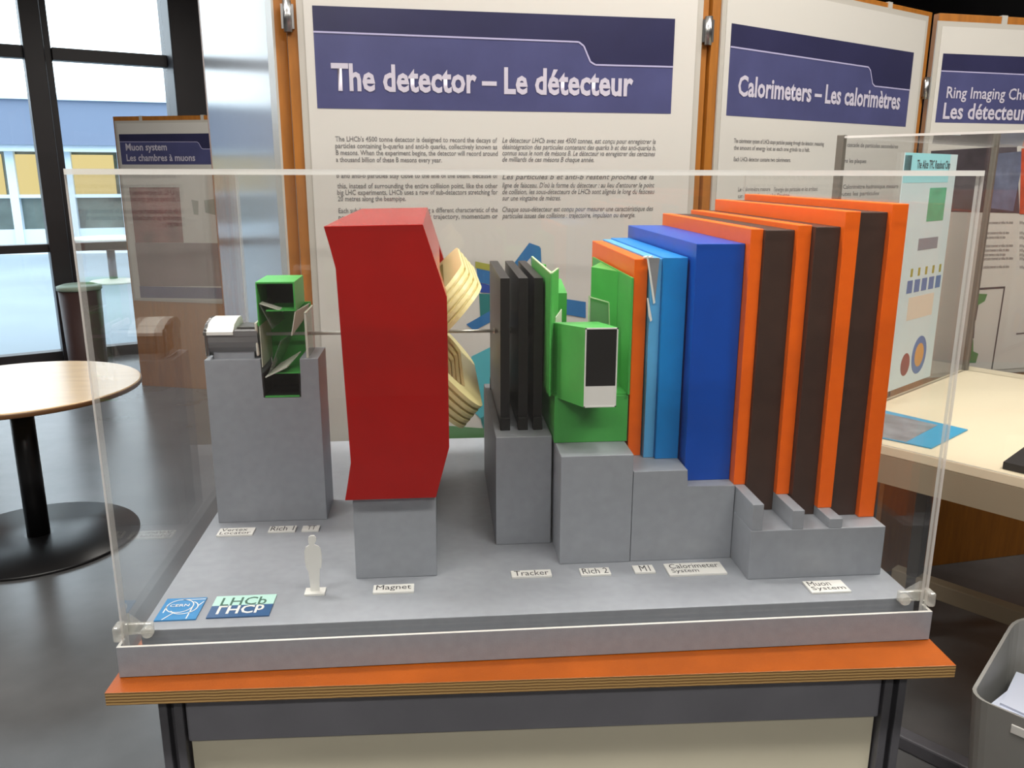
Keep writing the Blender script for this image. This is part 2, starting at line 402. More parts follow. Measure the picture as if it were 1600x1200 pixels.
rowsF = [('Le d\u00e9tecteur LHCb avec ses 4500 tonnes, est con\u00e7u pour enregistrer la', 784, 1023, 221), ('d\u00e9sint\u00e9gration des particules contenant des quarks b et des anti-quarks b,', 784, 1023, 231),
         ('connus sous le nom de m\u00e9sons B. Le d\u00e9tecteur va enregistrer des centaines', 784, 1022, 240.5), ('de milliards de ces m\u00e9sons B chaque ann\u00e9e.', 784, 927, 250),
         ('Les particules b et anti-b restent proches de la', 784, 1020, 277), ('ligne de faisceau. D\'o\u00f9 la forme du d\u00e9tecteur : au lieu d\'entourer le point', 784, 1021, 290), ('de collision, les sous-d\u00e9tecteurs de LHCb sont align\u00e9s le long du faisceau', 784, 1021, 300), ('sur une vingtaine de m\u00e8tres.', 784, 875, 310),
         ('Chaque sous-d\u00e9tecteur est con\u00e7u pour mesurer une caract\u00e9ristique des', 784, 1019, 327), ('particules issues des collisions : trajectoire, impulsion ou \u00e9nergie.', 784, 991, 337)]
def rows_px(rows, pp, hgt=10.5):
    out = []
    for s, xa, xb, yc in rows:
        xm = (xa+xb)/2
        out.append((s, on_plane(xa, yc, *pp)[0], on_plane(xb, yc, *pp)[0], on_plane(xm, yc+hgt/2, *pp)[1], on_plane(xm, yc-hgt/2, *pp)[1]))
    return out
merge_text('body_text', rows_px(rowsE, (P0, PA)), -.0086, ink_body, mp_, .012)
o = merge_text('body_text', rows_px(rowsF, (P0, PA)), -.0086, ink_body, mp_, .012, .25)
# printed drawing in the lower half of the poster
def printed(name, pts, m, t, pp, y):
    return prism(name, [on_plane(a, b, *pp) for a, b in pts], 'y', y-.0005, y, m, t)
teal = mat('teal_print', srgb(70, 160, 172), .5); pblue = mat('blue_print', srgb(30, 96, 150), .5); pnavy = mat('navy_blue_print', srgb(26, 60, 140), .5)
pgreen = mat('green_print', srgb(70, 120, 70), .5); pdg = mat('dark_teal_print', srgb(20, 104, 104), .5); polive = mat('olive_print', srgb(150, 150, 60), .5)
PM = (P0, PA); yy = -.0083
drw = []
for pts, mm in (([(797, 418), (812, 420), (843, 385), (826, 379)], pblue), ([(828, 383), (844, 387), (845, 414), (829, 412)], pblue),
                ([(742, 408), (772, 414), (772, 424), (742, 418)], polive), ([(744, 419), (772, 425), (772, 446), (746, 440)], pblue), ([(748, 441), (772, 447), (772, 458), (750, 456)], pnavy),
                ([(748, 458), (772, 459), (772, 492), (750, 500)], pdg), ([(728, 506), (770, 482), (770, 500), (740, 516)], pblue), ([(736, 556), (772, 538), (772, 650), (752, 655), (738, 640)], teal),
                ([(750, 652), (772, 640), (774, 668), (755, 672)], pdg), ([(700, 664), (757, 668), (757, 690), (700, 690)], pgreen), ([(845, 440), (870, 450), (870, 520), (845, 515)], teal),
                ([(880, 466), (914, 471), (914, 496), (880, 490)], pblue)):
    drw.append(printed('printed_drawing', pts, mm, mp_, PM, yy)); yy -= .00006

# --- calorimeters poster
CPP = (CP, CA)
cu0, cu1 = on_plane(1128, 100, *CPP)[0], on_plane(1434, 120, *CPP)[0]
cp_ = poster(CP, CA, cu0, cu1, .72, PT-.035, 'white calorimeters poster with navy title band on angled panel')
ca, cb = on_plane(1136, 100, *CPP)[0], on_plane(1419, 130, *CPP)[0]
header(cp_, ca, cb, hz1, hz0)
text_fit('title_lettering', 'Calorimeters \u2013 Les calorim\u00e8tres', on_plane(1149, 140, *CPP)[0], on_plane(1403, 155, *CPP)[0], on_plane(1150, 151, *CPP)[1], on_plane(1150, 117, *CPP)[1], -.0097, title_m, cp_, bold=.026)
rowsC = [('The calorimeter system of LHCb stops particles passing through the detector, measuring', 1143, 1284, 223), ('the amount of energy lost as each one grinds to a halt.', 1143, 1262, 233), ('Each LHCb detector contains two calorimeters.', 1143, 1232, 250),
         ('Le Calorim\u00e8tre mesure', 1150, 1200, 296), ('l\'\u00e9nergie des particules en les arr\u00eatant', 1206, 1274, 296), ('une couche apr\u00e8s l\'autre', 1150, 1230, 306)]
merge_text('body_text', rows_px(rowsC, CPP, 9), -.0086, ink_body, cp_, .012)
rowsC2 = [('par cascade de particules secondaires', 1310, 1400, 228), ('dans les plaques', 1310, 1350, 252), ('Le Calorim\u00e8tre hadronique mesure', 1305, 1400, 292), ('toutes les particules', 1305, 1370, 303)]
merge_text('body_text', rows_px(rowsC2, CPP, 9), -.0086, ink_body, cp_, .012)

# --- ring imaging poster
RPP = (RP, RA)
ru0 = on_plane(1461, 120, *RPP)[0]
rp_ = poster(RP, RA, ru0, ru0+1.03, .86, PT-.045, 'white ring imaging poster with navy title band and photographs')
ra = on_plane(1467, 120, *RPP)[0]
header(rp_, ra, ra+.98, hz1+.008, hz0+.02)
k0 = on_plane(1476, 147, *RPP)[0]
text_fit('title_lettering', 'Ring Imaging Cherenkov detectors', k0, k0+.72, on_plane(1500, 160, *RPP)[1], on_plane(1500, 136, *RPP)[1], -.0105, title_m, rp_, bold=.012)
text_fit('subtitle_lettering', 'Les d\u00e9tecteurs RICH', k0-.005, k0+.56, on_plane(1500, 187, *RPP)[1], on_plane(1500, 161, *RPP)[1], -.0105, title_m, rp_, bold=.02)
ph1 = mat('dark_photo_print', srgb(60, 52, 60), .4, noise=.7, nscale=9); ph2 = mat('blue_photo_print', srgb(86, 92, 116), .4, noise=.5, nscale=12); ph3 = mat('orange_photo_print', srgb(190, 70, 34), .4, noise=.4, nscale=10)
yy = -.0086
for pts, mm in (([(1452, 236), (1586, 228), (1590, 333), (1452, 330)], ph1), ([(1556, 240), (1598, 236), (1580, 330), (1545, 325)], ph2), ([(1593, 232), (1690, 226), (1690, 340), (1590, 334)], ph3)):
    printed('photograph', pts, mm, rp_, RPP, yy); yy -= .0006
rowsR = []
for k, yc in enumerate((348, 364, 371, 384, 391, 398, 404, 417)):
    rowsR.append(('Les particules traversent un milieu tr\u00e8s dense', 1530, 1580 - (k % 3)*6, yc)); rowsR.append(('When a particle passes through the gas', 1590, 1650, yc))
merge_text('body_text', rows_px(rowsR, RPP, 7), -.0086, ink_body, rp_, .012)
for pts, mm in (([(1518, 450), (1566, 447), (1566, 450), (1518, 453)], ink), ([(1566, 447), (1568, 447), (1548, 576), (1546, 576)], ink), ([(1518, 458), (1540, 459), (1536, 470), (1526, 476), (1518, 476)], pgreen), ([(1517, 476), (1526, 476), (1522, 500), (1512, 500)], ph1), ([(1512, 500), (1521, 500), (1519, 528), (1509, 530)], ph1),
                ([(1506, 530), (1518, 530), (1518, 548), (1526, 552), (1522, 566), (1503, 566)], pgreen), ([(1585, 520), (1620, 517), (1620, 519), (1585, 522)], ink)):
    printed('printed_diagram', pts, mm, rp_, RPP, -.0088)

# --- glossy panel hinged at the left end of the main panel
LA = math.atan2(.93, -.40)
lp = thing('glossy_screen', 'glossy pale panel seen edge-on and mirroring the window beside the detector poster', 'panel', (P0.x-.031, P0.y+.004, 0), LA, None)
gl_m = mat('glossy_laminated_sheet', srgb(150, 154, 162), .12, noise=.04, nscale=2, spec=.35)
box('board', 0, 1.15, -.03, 0, 0, PT+.28, wood, lp)
box('laminated_sheet', .07, 1.1, 0, .003, .3, PT+.26, gl_m, lp)
box('edge_strip', .0, .07, 0, .006, .0, PT+.28, clear_holder, lp)

# --- far small panel with the muon poster
SP = Vector((-2.513, 5.52)); SA = math.atan2(-.3, .95); SPP = (SP, SA)
su1 = on_plane(362, 177, *SPP)[0]; su0 = on_plane(172, 183, *SPP)[0]; szt = on_plane(260, 181, *SPP)[1]
fp = thing('poster_stand', 'small far orange wooden panel near the window with the muon chambers poster', 'panel', (SP.x, SP.y, 0), SA, 'hinged wooden exhibition panels')
box('board', 0, su1+.06, 0, .03, 0, szt, wood, fp)
for u in (.23, .73): box('top_clip', u-.012, u+.012, -.003, .034, szt-.05, szt+.003, clear_holder, fp)
box('end_post', su1-.005, su1+.06, -.02, .04, 0, szt+.02, clear_holder, fp)
fpo = poster(SP, SA, on_plane(182, 200, *SPP)[0]+.01, on_plane(362, 200, *SPP)[0]-.03, on_plane(300, 469, *SPP)[1], on_plane(260, 192, *SPP)[1], 'muon chambers poster with navy title band and red photograph')
header(fpo, on_plane(189, 230, *SPP)[0], on_plane(358, 230, *SPP)[0], on_plane(270, 209, *SPP)[1], on_plane(270, 257, *SPP)[1])
text_fit('title_lettering', 'Muon system', on_plane(198, 232, *SPP)[0], on_plane(262, 232, *SPP)[0], on_plane(220, 239, *SPP)[1], on_plane(220, 224, *SPP)[1], -.0105, title_m, fpo, bold=.02)
text_fit('subtitle_lettering', 'Les chambres \u00e0 muons', on_plane(199, 246, *SPP)[0], on_plane(306, 246, *SPP)[0], on_plane(220, 252, *SPP)[1], on_plane(220, 241, *SPP)[1], -.0105, title_m, fpo, bold=.02)
ph4 = mat('red_photo_print', srgb(120, 66, 66), .4, noise=.55, nscale=4); ph5 = mat('mauve_photo_print', srgb(112, 94, 96), .4, noise=.25, nscale=3); ph6 = mat('greygreen_print', srgb(120, 128, 118), .5, noise=.2, nscale=9)
for nm, pts, mm in (('photograph', [(203, 293), (281, 293), (288, 379), (213, 379)], ph4), ('photograph', [(212, 379), (370, 380), (374, 447), (220, 447)], ph5), ('photograph', [(219, 447), (375, 450), (377, 467), (221, 465)], band),
                    ('printed_drawing', [(300, 312), (311, 314), (311, 336), (304, 335)], ph6), ('printed_drawing', [(320, 313), (346, 309), (352, 322), (350, 339), (322, 332)], ph6)):
    printed(nm, pts, mm, fpo, SPP, -.0086)

# --- another stand further along the window, mirrored in the glossy screen
MS = Vector((-4.52, 4.555)); MA = math.atan2(.6, .8)
ms = thing('poster_stand', 'orange wooden panel with a navy and red poster, mirrored in the glossy screen', 'panel', (MS.x, MS.y, 0), MA, 'hinged wooden exhibition panels')
box('board', 0, 1.1, 0, .03, 0, 2.05, wood, ms)
mpo = thing('poster', 'navy and red poster on the panel mirrored in the glossy screen', 'poster', (MS.x, MS.y, 0), MA)
box('paper', .04, 1.06, -.004, -.0005, .7, 1.97, paper, mpo)
box('header_band', .08, 1.02, -.006, -.004, 1.72, 1.93, band, mpo); box('red_band', .08, 1.02, -.006, -.004, 1.60, 1.70, mat('red_print', srgb(190, 44, 40), .5), mpo)
box('photograph', .08, 1.02, -.006, -.004, .78, 1.58, ph1, mpo)

# ================================================================== round cafe table at the left
rt = thing('cafe_table', 'round pale wood cafe table on black pedestal left of the display', 'table', (-2.0, 2.58, 0))
lathe('table_top', [(.49, .705), (.5, .71), (.5, .725), (.495, .73)], [maple], rt, n=96)
lathe('edge_band', [(.5005, .707), (.5025, .71), (.5025, .723), (.5005, .7265)], mat('brown_edge_band', srgb(104, 70, 40), .4), rt, n=96)
lathe('pole', [(.048, .02), (.048, .70)], blackm, rt, n=32)
lathe('base', [(.42, 0), (.425, .006), (.42, .014), (.1, .024), (.06, .03)], blackm, rt, n=96)
lathe('top_flange', [(.16, .695), (.16, .705)], blackm, rt, n=32)

# ================================================================== cream table at the right, with its own acrylic case
TA = math.atan2(.605, .796)                       # its long direction runs back to the right
TV = Vector((math.cos(TA), math.sin(TA))); TU = Vector((TV.y, -TV.x))
TC = Vector((.945, 1.150))
t2 = thing('exhibition_table', 'cream-topped exhibition table with taupe apron right of the display', 'table', (TC.x, TC.y, 0), TA)
L2 = 1.35
box('table_top', 0, 1.24, -L2, 0, .872, .9, creamtop, t2, .003)
box('apron', .0, .022, -L2+.01, -.01, .79, .872, taupe, t2)
box('apron', .022, 1.2, -.04, -.018, .79, .872, taupe, t2)
box('stretcher', .60, .65, -L2+.05, -.05, .2, .26, taupe, t2, .004)
box('foot_rail', .0, .05, -.57, -.05, .0, .045, steel, t2, .006)
for a, b in ((.60, -.10), (.60, -L2+.1)):
    box('leg', a, a+.05, b-.04, b, .0, .872, rail_dark, t2, .004)
c2 = thing('acrylic_case', 'clear acrylic case on the cream table with a pale blue poster inside', 'display case', (TC.x, TC.y, .9), TA)
def panes(t, x0, x1, y0, y1, h, th):
    def p(name, a, b, c, d, e, f, thin):
        o = box(name, a, b, c, d, e, f, [pane, frostedge], t)
        for q in o.data.polygons:
            ax = max(range(3), key=lambda i: abs(q.normal[i])); q.material_index = 0 if ax == thin else 1
        return o
    p('front_pane', x0, x1, y0, y0+th, 0, h-th, 1); p('back_pane', x0, x1, y1-th, y1, 0, h-th, 1)
    p('side_pane', x0, x0+th, y0+th, y1-th, 0, h-th, 0); p('side_pane', x1-th, x1, y0+th, y1-th, 0, h-th, 0)
    p('top_pane', x0, x1, y0, y1, h-th, h, 2)
# box of the second case in the table's frame
panes(c2, .0, 1.16, -1.15, -.012, .835, .006)
post_m = mat('grey_aluminium_post', srgb(120, 116, 108), .35, metal=.3)
box('corner_post', -.004, .016, -.024, -.004, 0, .838, post_m, c2, .002); box('corner_post', 1.146, 1.166, -.024, -.004, 0, .838, post_m, c2, .002)
# pale blue poster standing inside against the case wall
AO = (Vector((TC.x, TC.y)), TA)
def T2(x, y): return on_plane(x, y, *AO)
al = thing('leaflet_poster', 'pale blue readout chip poster with small pictures inside the side case', 'poster', (TC.x, TC.y, 0), TA)
aw0, aw1 = T2(1396, 300)[0], T2(1478, 300)[0]
az1, az0 = T2(1440, 240)[1], .935
pb = mat('pale_blue_sheet', srgb(196, 216, 222), .5); pbt = mat('aqua_print', srgb(150, 214, 224), .5)
box('sheet', aw0, aw1, -.024, -.021, az0, az1, pb, al)
box('title_strip', aw0, aw1-.06, -.0246, -.024, az1-.09, az1, pbt, al)
wv_ = aw1-aw0
text_fit('title_lettering', 'The Alice TPC Readout Chip', aw0+.22*wv_, aw1-.14*wv_, az1-.055, az1-.02, -.0252, ink, al, .012)
def ap(name, a, b, c, d, m, y=-.0246): box(name, aw0+a*wv_, aw0+b*wv_, y, -.024, az0+c*(az1-az0), az0+d*(az1-az0), m, al)
pg2 = mat('emerald_print', srgb(70, 168, 130), .5, noise=.2, nscale=15); psl = mat('slate_print', srgb(120, 134, 146), .5); pbl = mat('denim_print', srgb(74, 120, 170), .5)
ap('printed_picture', .52, .85, .72, .86, pg2); ap('printed_picture', .42, .8, .60, .65, psl); ap('printed_picture', .0, .12, .93, .99, ink)
for k in range(5):
    ap('printed_picture', .30+k*.14, .40+k*.14, .42, .475, pbl); ap('printed_picture', .34+k*.14, .38+k*.14, .49, .525, polive)
ap('printed_picture', .36, .86, .30, .40, mat('sand_print', srgb(208, 200, 186), .5))
def disc(name, u, zc, r, m, y=-.0248):
    prism(name, [(aw0+u*wv_+r*math.cos(k*.2618), zc+r*1.15*math.sin(k*.2618)) for k in range(24)], 'y', y, -.024, m, al)
disc('printed_disc', .70, az0+.125*(az1-az0), .058, pbl); disc('printed_disc', .70, az0+.125*(az1-az0), .036, mat('tan_print', srgb(196, 150, 90), .5), -.0252)
disc('printed_disc', .44, az0+.10*(az1-az0), .034, ph4)
# leaflet and dark bag on the table
q = [at_z(*p, .9) for p in ((1370, 640), (1512, 673), (1455, 702), (1340, 678))]
lf = thing('leaflet', 'blue leaflet with a grey picture lying on the cream table', 'leaflet', q[0][:2]+(.9,) if False else (q[0].x, q[0].y, .9))
def flatq(name, pts, z, th, m, par):
    return prism(name, [(p.x-q[0].x, p.y-q[0].y) for p in pts], 'z', z, z+th, m, par)
def lerp4(u, v): return q[0]*(1-u)*(1-v)+q[1]*u*(1-v)+q[2]*u*v+q[3]*(1-u)*v
flatq('cover', q, .001, .003, mat('cyan_print', srgb(54, 154, 196), .3), lf)
flatq('picture', [lerp4(.05, .12), lerp4(.72, .1), lerp4(.66, .98), lerp4(.02, .98)], .004, .0004, mat('grey_picture_print', srgb(128, 134, 140), .3, noise=.35, nscale=14), lf)
bgp = [at_z(*p, .9) for p in ((1566, 733), (1600, 708), (1680, 700), (1680, 760))]
prism('folder', [(p.x-bgp[0].x, p.y-bgp[0].y) for p in bgp], 'z', .001, .02, black, None, (0, 0, 0))
fo = bpy.data.objects['folder']; fo.location = (bgp[0].x, bgp[0].y, .9); tag(fo, 'black folder lying at the edge of the cream table', 'folder')

# ================================================================== grey bin with papers
BN = Vector((1.118, .545))
bn = thing('paper_bin', 'open grey plastic bin holding white papers beside the display stand', 'bin', (BN.x, BN.y, 0), TA)
def rrect(x0, x1, y0, y1, r, n=5):
    out = []
    for cx, cy, a0 in ((x1-r, y1-r, 0), (x0+r, y1-r, 90), (x0+r, y0+r, 180), (x1-r, y0+r, 270)):
        for k in range(n+1):
            a = math.radians(a0+90*k/n); out.append((cx+r*math.cos(a), cy+r*math.sin(a)))
    return out
bm = bmesh.new(); hgt = .4
outer = rrect(0, .31, -.46, 0, .05); rings = []
for s, z in ((.88, 0), (1, hgt), (.965, hgt), (.85, .015)):
    rings.append([bm.verts.new((.155+(x-.155)*s, -.23+(y+.23)*s, z+(0 if z < .1 else .10*max(0, x-.1)/.2))) for x, y in outer])
for k in range(3):
    n = len(outer)
    for i in range(n): bm.faces.new((rings[k][i], rings[k][(i+1) % n], rings[k+1][(i+1) % n], rings[k+1][i]))
bm.faces.new(rings[0][::-1]); bm.faces.new(rings[3])
link('shell', finish(bm, 'shell'), binm, bn)
box('hand_slot', -.0015, .006, -.205, -.105, .350, .373, white, bn, .002)
ppw = mat('bluish_paper', srgb(206, 214, 232), .5)
for k in range(7):
    pa = box('paper_sheet', -.10, .10, -.155, .155, 0, .006, ppw, None, 0)
    pa.location = (BN.x+TV.x*.155+TU.x*.205+random.uniform(-.015, .015), BN.y+TV.y*.155+TU.y*.205+random.uniform(-.02, .02), .335+.007*k if k else .33)
    pa.rotation_euler = (0, 0, TA+random.uniform(-.2, .2)*(k > 0))
    pa.location.z = .333+.006*k
    tag(pa, 'white sheet of paper lying in the grey bin', 'paper', 'papers in the grey bin')
fill = box('paper_stack', -.11, .11, -.16, .16, 0, .318, ppw); fill.location = (BN.x+TV.x*.155+TU.x*.23, BN.y+TV.y*.155+TU.y*.23, .015); fill.rotation_euler = (0, 0, TA)
tag(fill, 'thick stack of white papers filling the grey bin', 'paper')

# ================================================================== display stand
SY = -.0284
st = thing('display_stand', 'grey steel stand with orange plywood ledge and cream front panel', 'stand', (-.0038, -.055, 0), math.atan(SY))
lo_ = box('ledge', -.64, .64, 0, 1.1, ZB-.0215, ZB-.0005, [ply, laminate], st, .0006)
for p in lo_.data.polygons: p.material_index = 1 if p.normal.z > .5 else 0
for sx in (-.567, .575):
    prism('leg', [(sx-.018, .045), (sx-.005, .045), (sx-.005, .062), (sx+.005, .062), (sx+.005, .045), (sx+.018, .045), (sx+.018, .085), (sx-.018, .085)], 'z', 0, ZB-.0215, steel, st, (0, 0, 0), .0015)
    box('leg', sx-.018, sx+.018, 1.0, 1.04, 0, ZB-.0215, steel, st, .004)
box('top_rail', -.547, .555, .05, .08, ZB-.125, ZB-.0215, rail_m, st, .004)
box('front_panel', -.545, .553, .06, .075, .08, ZB-.128, creampanel, st)
box('bottom_rail', -.547, .555, .05, .08, .03, .08, rail_m, st, .004)
for sx in (-.567, .575): box('side_rail', sx-.014, sx+.014, .085, 1.0, ZB-.09, ZB-.0215, steel, st)

# ================================================================== display base: tray and platform
def Z(z): return z+ZB
D1 = .97
base = thing('model_base', 'grey tray with raised grey platform carrying the whole detector model', 'base', (0, .485, ZB))
def lbox(name, x0, x1, y0, y1, z0, z1, mm, par, bev=0):
    """box given in model coordinates (z from the ledge), parented to par"""
    L = par.location
    return box(name, x0-L.x, x1-L.x, y0-L.y, y1-L.y, Z(z0)-L.z, Z(z1)-L.z, mm, par, bev)
tz = .0505
edge_w = mat('pale_tray_edge', srgb(214, 212, 206), .4)
def wallbox(name, a, b, c, d):
    o = lbox(name, a, b, c, d, 0.0005, tz, [grey, edge_w], base, .0006)
    for p in o.data.polygons: p.material_index = 1 if p.normal.z > .5 else 0
    return o
wallbox('tray_wall', -.635, .635, 0, .005)
for a in (-.635, .630): wallbox('tray_return', a, a+.005, .005, .026)
ZP = .0613
lbox('platform', -.608, .6200, .028, .942, .0005, ZP, grey, base, .0012)

# ------------------------------------------------------------------ pedestals
YC = .485
def bthing(name, label, cat, x, y, z, group=None): return thing(name, label, cat, (x, y, Z(z)), 0, group)
GP = 'grey pedestals under the detector parts'
def pedestal(label, x0, x1, yf, z1, yb=None):
    yb = yb or 2*YC-yf
    o = box('pedestal', x0, x1, yf, yb, Z(ZP), Z(z1), grey, None, .0014)
    return tag(o, label, 'pedestal', GP)
# vertex pedestal with a square notch cut in its front
x0, x1, yf, yb, zt_ = -.5915, -.3795, .431, .5385, .3915
nx0, nx1, nz = -.4875, -.4145, .315
prism('pedestal', [(x0, ZP), (x1, ZP), (x1, zt_), (nx1, zt_), (nx1, nz), (nx0, nz), (nx0, zt_), (x0, zt_)], 'y', yf, yb, grey, None, ((x0+x1)/2, YC, ZP), .0012)
o = bpy.data.objects['pedestal']; o.location.z = Z(ZP); tag(o, 'tall grey pedestal with a notch under the vertex locator and first green box', 'pedestal', GP)
pedestal('short grey pedestal under the red magnet', -.298, -.160, .169, .2105)
pedestal('grey pedestal under the three black tracker plates', -.0505, .0520, .2845, .2715)
pedestal('grey pedestal under the large green detector box', .0560, .1828, .1945, .2632)
zc_, zs_ = .2316, .2004
prism('pedestal', [(.1836, ZP), (.3672, ZP), (.3672, zs_), (.2800, zs_), (.2800, zc_), (.1836, zc_)], 'y', .1955, 2*YC-.1955, grey, None, (.2754, YC, ZP), .0012)
o = bpy.data.objects['pedestal.004']; o.location.z = Z(ZP); tag(o, 'stepped grey pedestal under the blue calorimeter slabs', 'pedestal', GP)
mup = bthing('pedestal', 'low grey pedestal with three riser bars under the orange and brown plates', 'pedestal', .486, YC, ZP, GP)
lbox('block', .3680, .6045, .1104, .8596, ZP, .1512, grey, mup, .0014)
for a, b, zz in ((.3685, .3875, .198), (.4387, .459, .185), (.504, .527, .168)):
    lbox('riser', a, b, .1110, .859, .1512, zz, grey, mup, .001)

# ------------------------------------------------------------------ vertex locator
def lp_(par, p): return (p[0]-par.location.x, p[1]-par.location.y, Z(p[2])-par.location.z)
def lplate(name, quad, th, mm, par): return plate(name, [lp_(par, p) for p in quad], th, mm, par)
ve = bthing('vertex_locator', 'small silver half-cylinder vessel with white cover on the notched pedestal', 'model part', -.538, .47, .3915)
def vprof(r, z0, zc, n=10):
    return [(r*math.cos(math.pi+math.pi*k/n), zc+r*.85*math.sin(math.pi+math.pi*k/n)) for k in range(n+1)]
prof = [(-.044, .437), (-.044, .447)] + [(.5*0-.044*math.cos(a*math.pi/12), .437-.044*math.sin(a*math.pi/12)) for a in range(1, 12)] + [(.044, .437), (.044, .447), (.036, .449), (.03, .425), (-.03, .425), (-.036, .449)]
prof = [(y+.47-ve.location.y, z+ZB-ve.location.z) for y, z in prof]
prism('trough', prof, 'x', -.047, .049, velogrey, ve, (0, 0, 0), 0)
lbox('collar', -.586, -.580, .425, .515, .398, .452, silver, ve, .002)
# white cover over the left half, rounded lid
cov = [(-.046, .440), (-.046, .446), (-.030, .455), (-.028, .4575), (.004, .4645), (.030, .4645), (.046, .452), (.046, .440)]
prism('cover', [(y+.47-ve.location.y, z+ZB-ve.location.z) for y, z in cov], 'x', -.043, .005, white, ve)
prism('end_cap', [(y*1.02+.47-ve.location.y, z*1.0+ZB-ve.location.z) for y, z in cov], 'x', -.049, -.043, silver, ve)
lbox('inner_plate', -.531, -.492, .452, .505, .447, .450, mat('dark_grey_insert', srgb(86, 84, 82), .4), ve)
lbox('end_flange', -.4935, -.4890, .428, .512, .398, .462, offwhite, ve, .002)
lbox('cradle', -.575, -.50, .44, .50, .3915, .405, grey, ve)

# ------------------------------------------------------------------ first ring-imaging box (green)
r1 = bthing('small_green_box', 'small open green box with black chambers and white mirrors on the notched pedestal', 'model part', -.451, .4855, .315)
bx0, bx1, by0, by1 = -.4865, -.4155, .4300, .5380
def lb(name, a, b, c, d, e, f, m, bev=0): return lbox(name, a, b, c, d, e, f, m, r1, bev)
lb('roof', bx0, bx1, by0, by1, .5345, .538, green, .0005)
lb('upper_side', bx1-.003, bx1, by0, by1, .483, .5345, green); lb('upper_side', bx0, bx0+.002, by0, by1, .455, .5345, green)
lb('upper_back', bx0+.002, bx1-.003, .520, by1, .485, .5345, black)
lb('upper_lining', bx0+.002, bx1-.003, by0+.004, .520, .5325, .5345, black)
lb('upper_floor', bx0+.016, bx1-.003, by0, .520, .483, .485, green)
lb('back_wall', bx0, bx1+.012, by1-.003, by1, .3918, .485, green); lb('back_wall_foot', bx0, bx1, by1-.003, by1, .352, .3918, green)
lb('lower_shelf', bx0+.018, bx1, by0+.006, by1-.003, .3615, .364, green)
lb('lower_back', bx0+.002, bx1-.002, .515, by1-.003, .319, .3615, black)
lb('lower_floor', bx0+.001, bx1-.001, by0+.006, .535, .3155, .318, black); lb('lower_lip', bx0+.003, bx1-.003, by0+.001, by0+.006, .3155, .319, green)
lb('lower_side', bx0+.0005, bx0+.003, by0+.001, .535, .319, .3615, black); lb('lower_side', bx1-.003, bx1-.0005, by0+.001, .535, .319, .3615, black)
mir = mat('white_mirror_card', srgb(214, 216, 204), .3)
lplate('entry_window', [(bx0+.001, .432, .376), (bx0+.001, .536, .376), (bx0+.001, .536, .455), (bx0+.001, .432, .455)], .0016, mat('milky_window', srgb(196, 200, 184), .35), r1)
lplate('mirror', [(-.4835, .433, .4965), (-.462, .433, .449), (-.456, .530, .452), (-.478, .530, .497)], .0016, smoky, r1)
lplate('mirror', [(-.4825, .433, .4965), (-.440, .433, .4815), (-.440, .46, .4815), (-.4825, .46, .4965)], .0014, mir, r1)
lplate('mirror', [(-.4180, .431, .482), (-.4275, .431, .436), (-.417, .500, .452), (-.4065, .535, .482)], .0016, mir, r1)
lplate('mirror', [(-.4480, .433, .427), (-.4755, .433, .361), (-.4685, .530, .366), (-.440, .530, .424)], .0016, smoky, r1)
lplate('mirror', [(-.4800, .4305, .355), (-.4385, .4305, .3745), (-.4205, .490, .392), (-.462, .490, .368)], .0022, mir, r1)
# trigger tracker sheet
tt = bthing('tracker_sheet', 'thin upright milky plastic sheet behind the small green box', 'model part', -.395, YC, .3915)
tint = acrylic('milky_clear_acrylic', (.91, .90, .88, 1), .16, (.9, .89, .87, 1), .1)
o = lbox('sheet', -.401, -.3985, .437, .530, .3918, .476, [tint, mir], tt)
lbox('rim', -.4018, -.3978, .434, .437, .3918, .478, mir, tt); lbox('rim', -.4018, -.3978, .434, .533, .476, .479, mir, tt)

# ------------------------------------------------------------------ magnet
mg = bthing('magnet', 'tall red magnet yoke with layered cream coils on its short pedestal', 'model part', -.228, YC, .211)
fpoly = [(-.3085, .2105), (-.1590, .2105), (-.1355, .298), (-.1350, .545), (-.1700, .6580), (-.3200, .6555), (-.3040, .592), (-.2950, .276)]
def sub(poly, z0, z1):
    def cut(P, zc, keep):
        out = []
        for (ax, az), (bx, bz) in zip(P, P[1:]+P[:1]):
            ia, ib = keep(az-zc), keep(bz-zc)
            if ia: out.append((ax, az))
            if ia != ib:
                t = (zc-az)/(bz-az); out.append((ax+t*(bx-ax), zc))
        return out
    return cut(cut(poly, z0, lambda d: d >= 0), z1, lambda d: d <= 0)
def mpr(name, poly, a, b, bev=.001):
    L = mg.location
    return prism(name, [(x-L.x, Z(z)-L.z) for x, z in poly], 'y', a-L.y, b-L.y, red, mg, (0, 0, 0), bev)
mpr('yoke_side', fpoly, .155, .238); mpr('yoke_side', fpoly, .732, .815)
mpr('yoke_top', sub(fpoly, .578, .70), .238, .732, 0); mpr('yoke_bottom', sub(fpoly, .1, .288), .238, .732, 0)
def ring_pts(s0, s1, y0, y1, r1, r0, n=9):
    out = []
    for cx, cy, a0, r in ((s1-r1, y1-r1, 0, r1), (s0+r0, y1-r0, 90, r0), (s0+r0, y0+r0, 180, r0), (s1-r1, y0+r1, 270, r1)):
        for k in range(n+1):
            a = math.radians(a0+90*k/n); out.append((cx+r*math.cos(a), cy+r*math.sin(a)))
    return out
